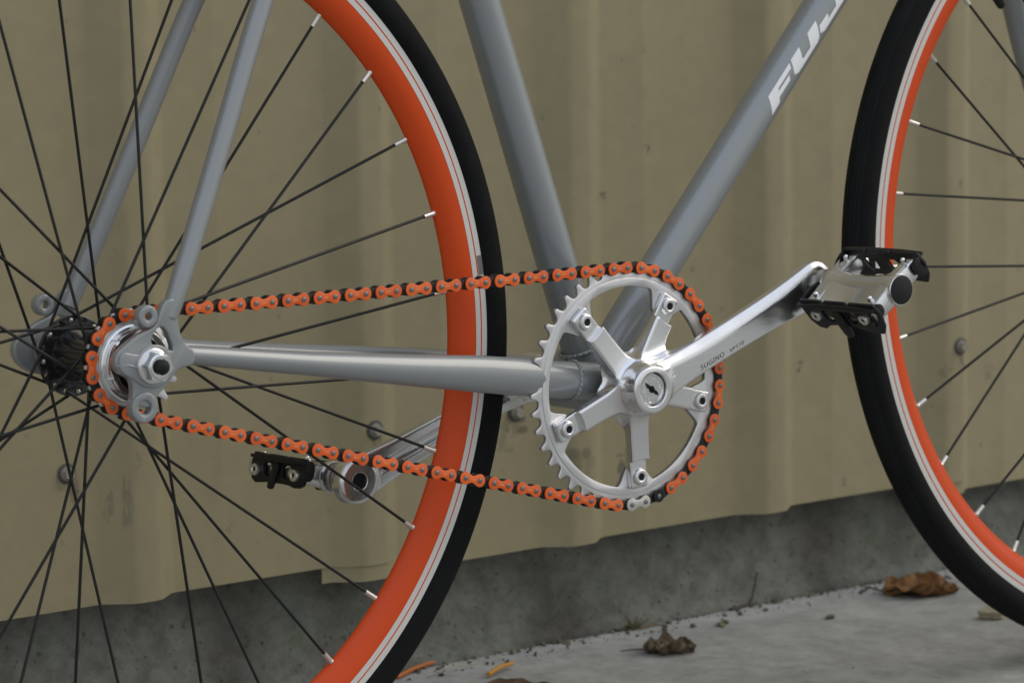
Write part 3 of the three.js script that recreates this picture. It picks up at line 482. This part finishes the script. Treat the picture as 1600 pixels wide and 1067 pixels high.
  add('crank_arm', fin(polygonize(rightField, -76, 184, -76, 92, 44, 77.6, .8)), M.polish, cs).userData = { label: 'silver crank arm forged with the five armed spider' };
  add('crank_arm', fin(polygonize(leftField, -184, 20, -88, 20, -83, -42, .9)), M.polish, cs).userData = { label: 'silver crank arm on the far side' };
  add('pedal_thread', fin(cyl(6.1, 6.1, -71, -68, 32).translate(ex, ey, 0)), M.black, cs);
  // dust cap with slot and raised letters
  const cap = add('dust_cap', fin(merge(lathe([[0, 71.3], [9.2, 71.3], [9.6, 71.9], [10.7, 71.9], [11.3, 71.2], [11.3, 68]], 64)), R(30)), M.chrome, cs);
  const slot = merge(extr(poly([[-7.2, -1.4], [7.2, -1.4], [7.2, 1.4], [-7.2, 1.4]]), 70.8, 71.45, .1), cyl(2.6, 2.6, 70.8, 71.45, 24)).rotateZ(R(-36));
  add('cap_slot', fin(slot), M.black, cs);
  const word = (txt, r, from, step) => { const out = []; [...txt].forEach((ch, i) => { const g = new TextGeometry(ch, { font, size: 2.6, depth: .3, curveSegments: 3, bevelEnabled: false }); g.computeBoundingBox(); const bb = g.boundingBox; g.translate(-(bb.min.x + bb.max.x) / 2, 0, 0); const a = from - i * step; out.push(g.translate(0, r, 71.3).rotateZ(a - Math.PI / 2)); }); return out; };
  add('cap_lettering', fin(merge(word('SUGINO', 5.9, R(128), R(30)), word('SUGINO', 5.9, R(-52), R(30)))), M.satin, cs);
  // printed name along the arm
  const regular = await new FontLoader().loadAsync('fonts/droid/droid_sans_regular.typeface.json');
  const print = (txt, size, s0, p0, wide) => { const g = new TextGeometry(txt, { font: regular, size, depth: .12, curveSegments: 4, bevelEnabled: false }); g.scale(wide, 1, 1); g.applyMatrix4(new THREE.Matrix4().makeShear(0, 0, .32, 0, 0, 0)); const q = g.attributes.position; for (let i = 0; i < q.count; i++) q.setX(i, q.getX(i)); return g.translate(s0, p0, 0); };
  const z = s => arm(s)[2]; const texts = [print('SUGINO', 3.3, 45.3, -8.4, 1.42), print('VP110', 2.5, 74.6, -8.5, 1.5)];
  for (const g of texts) { const q = g.attributes.position; for (let i = 0; i < q.count; i++) { const s = q.getX(i), p = q.getY(i), d = q.getZ(i); q.setXYZ(i, s * Math.cos(CRK) - p * Math.sin(CRK), s * Math.sin(CRK) + p * Math.cos(CRK), z(s) + d - .02); } g.computeVertexNormals(); add('lettering', fin(g), M.print, cs).userData = { label: 'black printed lettering on the silver crank arm' }; }
}

// ---- pedals (local frame: z outwards from the crank, x towards the toe)
function makePedal(name, sign, tilt) {
  const th = sign > 0 ? CRK : CRK + Math.PI - R(.6), p = part(name), zMax = sign > 0 ? 90 : 79; p.position.copy(V(170 * Math.cos(th), 170 * Math.sin(th) + BB, (sign > 0 ? 75 : 84) * sign)); p.rotation.z = tilt;
  const out = (n, g, m, cr) => add(n, fin(sign > 0 ? raw(g) : flipZ(g), cr), m, p);
  out('pedal_axle', merge(cyl(7.5, 7.5, 0, 5, 6), cyl(6, 6, 3, 14, 24), lathe([[8, 5], [10.8, 5.4], [10.8, 8], [7, 9]], 36)), M.steel, R(30));
  // body: waisted barrel, cross bars to the cages, scooped deck towards the heel
  const barrel = lathe([[6, 13], [11, 13], [12, 14.5], [11.4, 19], [9.6, 28], [8.8, 40], [9, 58], [10.2, 70], [11, 80], [11.4, 86.6], [10.9, 87.4], [9.9, 87.4]], 48);
  const bars = [];
  for (const z of [20, 79]) for (const sx of [1, -1]) bars.push(loft([0, 6, 12, 18, 23, 26.6].map(x => { const h = 9.4 - x * .08, w = z < 40 ? 5.2 : 6; return chaikin([[-w, -h], [w, -h], [w, h - 1], [w * .5, h], [-w * .5, h], [-w, h - 1]], 2).map(([a, b]) => [x * sx, b, z + a * (sx > 0 ? 1 : -1)]); })));
  const deck = [], nz = 16; for (let i = 0; i <= nz; i++) { const z = 15 + 69 * i / nz, c = Math.cos((i / nz - .5) * Math.PI), dip = c * c; const top = [], bot = []; for (let j = 0; j <= 10; j++) { const f = j / 10, x = 4 - 29.6 * f, y = 10.2 - dip * (3 + 5.5 * f * f) - .9 * Math.sin(f * Math.PI) - 2.2 * f * f; top.push([x, y, z]); bot.unshift([x, y - 2.6, z]); } deck.push([...top, ...bot]); }
  const foreDeck = [], c0 = 9; for (let i = 0; i <= nz; i++) { const z = 15 + 69 * i / nz, c = Math.cos((i / nz - .5) * Math.PI), reach = 17 - 14.5 * Math.pow(c, .4), top = [], bot = []; for (let j = 0; j <= 6; j++) { const x = 3 + (reach - 3) * j / 6, y = 10.2 - 3.4 * c * c - .1 * j; top.push([x, y, z]); bot.unshift([x, y - 2.6, z]); } foreDeck.push([...top, ...bot]); }
  const wall = extr(poly(chaikin([[16, -9], [83, -9], [85, 4], [80, 7.4], [66, 3], [48, .6], [32, 3], [20, 7.4], [15, 4]], 1)), -1.1, 1.1, .4).rotateY(-Math.PI / 2).translate(-24.2, 0, 0);
  out('pedal_body', merge(barrel, bars, loft(deck), loft(foreDeck), wall), M.polish, R(45));
  out('dust_cap', lathe([[10.6, 86.4], [10.4, 87.8], [9.4, 88.3], [0, 88.5]], 40), M.rubber, R(40));
  // toothed cages with windows
  const top = []; const seg = (a, b) => top.push([a, 8], [a + 1.3, 10.4], [b - 1.3, 10.4], [b, 8]);
  seg(9, 33); seg(34.5, 59); seg(60.5, zMax - 1.5);
  const outline = [...top, [zMax, 2], [zMax - 3, -10], [zMax - 8, -17], [67, -16], [56, -12.6], [36, -12.2], [28, -13], [22, -16.6], [15, -15.4], [10, -9], [8, 2]];
  const holes = [[[28, sign > 0 ? -9.4 : -6.6], [40, sign > 0 ? -9.4 : -6.6], [40, 4], [25.6, 4]], [[51, sign > 0 ? -9.4 : -6.6], [62, sign > 0 ? -9.8 : -6.6], [64, 4], [51, 4]], ...(sign > 0 ? [[[78, -14], [87.6, 1], [85.6, 4.4], [74.4, 2]]] : [])];
  for (const sx of [1, -1]) {
    const s = poly(sign > 0 ? outline : outline.map(([z, y]) => [z, y < -9 ? -9 + (y + 9) * .35 : y])); for (const h of holes) s.holes.push(polyHole(chaikin(h, 1).reverse()));
    let g = merge(extr(s, -1.3, 1.3, .5, 6), extr(poly(chaikin([[9, 5], [zMax - 2, 5], [zMax - 2, 9.6], [9, 9.6]], 1)), -4.4, -.6, .5));
    g.rotateY(-Math.PI / 2);                                      // shape x -> z, thickness -> -x
    if (sx > 0) g.rotateY(0).translate(27.6, 0, 0); else { g.scale(-1, 1, 1); const a = g.attributes; for (const k of ['position', 'normal']) { const q = a[k].array; for (let i = 0; i < q.length; i += 9) for (let e = 0; e < 3; e++) { const t = q[i + 3 + e]; q[i + 3 + e] = q[i + 6 + e]; q[i + 6 + e] = t; } } g.translate(-27.6, 0, 0); }
    // ends fold in towards the axle
    const bracket = sx > 0 ? [[0, -8], [10, -6], [16, -3], [17, 5], [8, 9], [0, 9.4]] : [[0, -7], [12, -9], [22, -8], [25.5, 0], [23, 8], [14, 10.4], [0, 9.4]], hook = sx > 0 ? [[0, -8], [8, -6], [10, 2], [8, 8], [0, 9.4]] : [[0, -2], [5, -1], [6.5, 4], [5, 8], [0, 9.4]];
    const ends = [[10.4, sign > 0 ? bracket : [[0, -6], [6, -5], [7, 5], [5, 9], [0, 9.4]]], [zMax - 2.6, hook]].map(([z, q]) => extr(poly(chaikin(q, 1)), z - 1.3, z + 1.3, .4).scale(-sx, 1, 1).translate(27.6 * sx, 0, 0));
    out('cage', merge(g, sx > 0 ? ends : ends.map(e => e)), M.black, R(35));
    for (const z of [21, 71]) out('cage_bolt', merge(lathe([[1.6, 2], [1.6, 3.2], [2.6, 3.8], [4.2, 3.4], [4.6, 2.2], [4.6, 0]], 28)).rotateY(sx * Math.PI / 2).translate(sx * 27.9, -2.6, z), M.nickel, R(30));
  }
  for (const [x, z] of [[-20, 20], [-20, 77], [19, 20], [20, 79]]) out('stud', merge(new THREE.SphereGeometry(2, 14, 10).scale(1, 1.1, 1), new THREE.CylinderGeometry(2, 2.1, 2, 14).translate(0, -1, 0)).translate(x, x > 0 ? 10 : 9.2, z), M.chrome, R(40));
  out('toe_clip_tab', merge(extr(poly(chaikin((sign > 0 ? [[39.5, 5], [49.5, 5], [49.5, -17], [47.6, -22], [42.6, -22], [40, -17]] : [[40, 5], [48, 5], [53, -12], [51, -15], [47, -15], [45, -12]]), 1)), -1.2, 1.2, .4).rotateY(-Math.PI / 2).translate(-29.6, 0, 0)), M.black, R(35));
  return p;
}
makePedal('pedal', 1, R(37));
makePedal('pedal', -1, R(-13)).userData.label = 'black and silver pedal on the far side of the bicycle';

// ------------------------------------------------------------------ fallen leaves, twigs and grit on the pavement
function leafGeometry(seed, len, wid, curl, crumple, lobes) {
  const r = rng(seed), NX = 34, NY = 16, pos = [], idx = [], col = [], f = [...Array(8)].map(() => [r() * 6 + 1, r() * 6 + 1, r() * 6.3, r()]);
  const bumpy = (u, v) => { let s = 0; for (const [a, b, c, d] of f) s += Math.sin(a * u * 3 + b * v * 2.4 + c) * (.4 + d); return s / 8; };
  for (let i = 0; i <= NX; i++) for (let j = 0; j <= NY; j++) {
    const u = i / NX, v = j / NY * 2 - 1, w = Math.pow(Math.sin(Math.PI * Math.min(.985, Math.max(.015, u ** .8))), .7) * (1 + lobes * .3 * Math.sin(u * 19 + seed) + lobes * .14 * Math.sin(u * 43 + v * 2));
    const x = (u - .5) * len, a = v * curl * 1.5, z0 = wid * .5 * w;
    const z = Math.abs(curl) > .05 ? Math.sin(a) * z0 / (1.5 * curl) : v * z0, y = (1 - Math.cos(a)) * z0 / Math.max(.4, curl) * .9 + bumpy(u, v) * crumple + crumple * 1.1 + .5 + Math.abs(v) ** 3 * crumple * .5;
    const crease = crumple * .45 * (Math.abs(Math.sin(u * 9 + v * 3 + seed)) + Math.abs(Math.sin(u * 5 - v * 6 + seed * 2)) - 1);
    pos.push(x + bumpy(v, u) * crumple * .8, y + crease, z + bumpy(u + 3, v) * crumple * .7);
    const k = .7 + .5 * Math.abs(bumpy(u * 2 + 5, v * 2)) + .25 * r(), dark = bumpy(u * 3.3, v * 3 + 7) > .22 ? .42 : 1; col.push(k * dark, k * dark, k * dark);
  }
  const low = pos.filter((_, i) => i % 3 === 1).sort((a, b) => a - b)[Math.floor(pos.length / 3 * .04)]; for (let i = 1; i < pos.length; i += 3) pos[i] = Math.max(.3, pos[i] - low + .3);
  for (let i = 0; i < NX; i++) for (let j = 0; j < NY; j++) { const a = i * (NY + 1) + j, b = a + 1, c = a + NY + 1, d = c + 1; idx.push(a, b, d, a, d, c); }
  const g = new THREE.BufferGeometry(); g.setAttribute('position', new THREE.Float32BufferAttribute(pos, 3)); g.setAttribute('color', new THREE.Float32BufferAttribute(col, 3)); g.setIndex(idx); g.computeVertexNormals();
  return fin(g);
}
const leafMat = (r, g, b) => new THREE.MeshPhysicalMaterial({ color: lin(r, g, b), vertexColors: true, roughness: .85, side: THREE.DoubleSide });
function leaf(x, z, turn, geo, mat, label, stem, group) {
  const o = new THREE.Group(); o.name = numbered('dry_leaf'); o.position.copy(V(x, 0, z)); o.rotation.y = turn; scene.add(o); tag(o, label, 'leaf', group);
  add('blade', geo, mat, o); if (stem) add('stem', fin(pipe(stem, 8, 3)), mat.stem ?? stemMat, o); return o;
}
const stemMat = new THREE.MeshStandardMaterial({ color: lin(.07, .05, .03), roughness: .85 });
leaf(566, -243, R(-38), leafGeometry(4, 64, 54, .3, 6.5, .45), leafMat(.235, .112, .036), 'orange brown curled leaf on the pavement behind the front tyre', [[-30, 3, 0, 1], [-40, 6, 5, .9], [-46, 9, 8, .7]]);
leaf(255, -214, R(-46), leafGeometry(13, 40, 36, .35, 6, .9), leafMat(.17, .128, .08), 'crumpled dull brown leaf lying in the open pavement under the chainring', [[-17, 3, 0, .7], [-30, 3, 4, .6], [-40, 2, 6, .5]]);
leaf(78, -188, R(-40), leafGeometry(22, 62, 40, .25, 3, .2), leafMat(.10, .065, .03), 'dark brown leaf with yellow stalks beside the rear tyre');
leaf(352, -262, R(70), leafGeometry(27, 16, 8, .5, 1, .2), leafMat(.40, .34, .22), 'tiny pale straw coloured leaf scrap near the foundation foot');
function needle(pts, c, label, group) { const o = add(numbered(/stalk|stem/.test(label) ? 'dry_stalk' : 'twig'), fin(pipe(pts, 8, 4)), new THREE.MeshStandardMaterial({ color: lin(...c), roughness: .7 }), scene); return tag(o, label, /stalk|stem/.test(label) ? 'stalk' : 'twig', group); }
needle([[30, 2, -284, 1.8], [56, 3, -296, 1.9], [82, 3, -304, 1.7]], [.42, .13, .03], 'short reddish orange stalk behind the rear tyre at the foundation');
needle([[88, 3, -240, 1.9], [106, 5, -248, 1.9], [124, 4, -255, 1.7]], [.5, .24, .04], 'short golden yellow stalk lying on the dark brown leaf');
needle([[50, 1.5, -272, .7], [76, 4, -277, .7], [106, 3, -276, .7]], [.36, .34, .26], 'thin pale dry grass stem between the two orange stalks');
needle([[396, 1, -300, 1], [410, 2, -302, 1], [420, 3, -303, 1], [432, 28, -306.5, .7]], [.06, .045, .03], 'thin bent dark twig leaning on the concrete foundation');
needle([[290, 1, -294, .7], [306, 1.6, -296, .8], [318, 1, -293, .6]], [.16, .10, .05], 'brown twig lying along the foundation foot by the grass tuft');
{ // pebbles
  const mk = (x, z, s, c, label) => { const g = new THREE.IcosahedronGeometry(1, 3), p = g.attributes.position; for (let i = 0; i < p.count; i++) { const v = new THREE.Vector3().fromBufferAttribute(p, i), k = 1 + .16 * Math.sin(v.x * 4 + s) + .13 * Math.sin(v.y * 5 + 2 * s) + .1 * Math.sin(v.z * 7 + s); p.setXYZ(i, v.x * k * s * 1.4, v.y * k * s * .62 + s * .55, v.z * k * s); } g.computeVertexNormals();
    const o = add(numbered('pebble'), fin(g), new THREE.MeshStandardMaterial({ color: lin(...c), roughness: .9 }), scene); o.position.copy(V(x, 0, z)); o.rotation.y = s; tag(o, label, 'pebble'); };
  mk(544, -133, 9, [.33, .3, .2], 'pale tan pebble on the pavement beside the front tyre');
  mk(440, -222, 3.2, [.1, .09, .08], 'small dark pebble alone on the open pavement');
  mk(360, -266, 2.6, [.07, .07, .065], 'tiny dark pebble next to the straw coloured leaf scrap');
}
{ // withered tuft at the foot of the wall
  const r = rng(61), o = new THREE.Group(); o.name = 'grass_tuft'; o.position.copy(V(288, 0, -299)); scene.add(o); tag(o, 'small withered grass tuft growing from the joint at the foundation', 'grass tuft');
  const ma = new THREE.MeshStandardMaterial({ color: lin(.085, .085, .045), roughness: .9 }), mb = new THREE.MeshStandardMaterial({ color: lin(.19, .16, .09), roughness: .9 });
  for (let k = 0; k < 26; k++) { const a = r() * 6.28, h = 3 + r() * r() * 13, l = 4 + r() * 12; add('blade', fin(pipe([[0 + (r() - .5) * 22, -.5, (r() - .5) * 5, .9], [Math.cos(a) * l * .5, h * .6, Math.abs(Math.sin(a)) * l * .2, .7], [Math.cos(a) * l, h, Math.abs(Math.sin(a)) * l * .35, .3]], 5, 3)), r() < .6 ? ma : mb, o); }
}
{ // uncountable grit along the joint and over the pavement
  const r = rng(91), N = 1500, g = new THREE.IcosahedronGeometry(.0011, 0), im = new THREE.InstancedMesh(g, new THREE.MeshStandardMaterial({ color: 0xffffff, roughness: .95 }), N), m = new THREE.Matrix4(), q = new THREE.Quaternion(), c = new THREE.Color();
  for (let k = 0; k < N; k++) { const joint = r() < .97, x = -500 + r() * 1500, z = joint ? -304 + Math.pow(r(), 2.4) * 34 : -300 + r() * 520, s = .2 + Math.pow(r(), 3) * (joint ? 2 : .8); q.setFromEuler(new THREE.Euler(r() * 6, r() * 6, r() * 6)); m.compose(V(x, .4 * s, z), q, new THREE.Vector3(s * (1 + r()), s * .7, s)); im.setMatrixAt(k, m); const d = .05 + r() * .12; im.setColorAt(k, c.setRGB(d * 1.15, d, d * .75)); }
  im.name = 'grit'; im.castShadow = im.receiveShadow = true; im.userData = { kind: 'stuff', label: 'loose dark grit along the joint between pavement and foundation', category: 'grit' }; scene.add(im);
}

// ------------------------------------------------------------------ render
const renderer = new THREE.WebGLRenderer({ antialias: true });
renderer.setSize(1024, 682);
renderer.toneMapping = THREE.LinearToneMapping;
renderer.toneMappingExposure = EXPOSURE;
renderer.shadowMap.enabled = true;
renderer.shadowMap.type = THREE.PCFSoftShadowMap;
renderer.render(scene, camera);
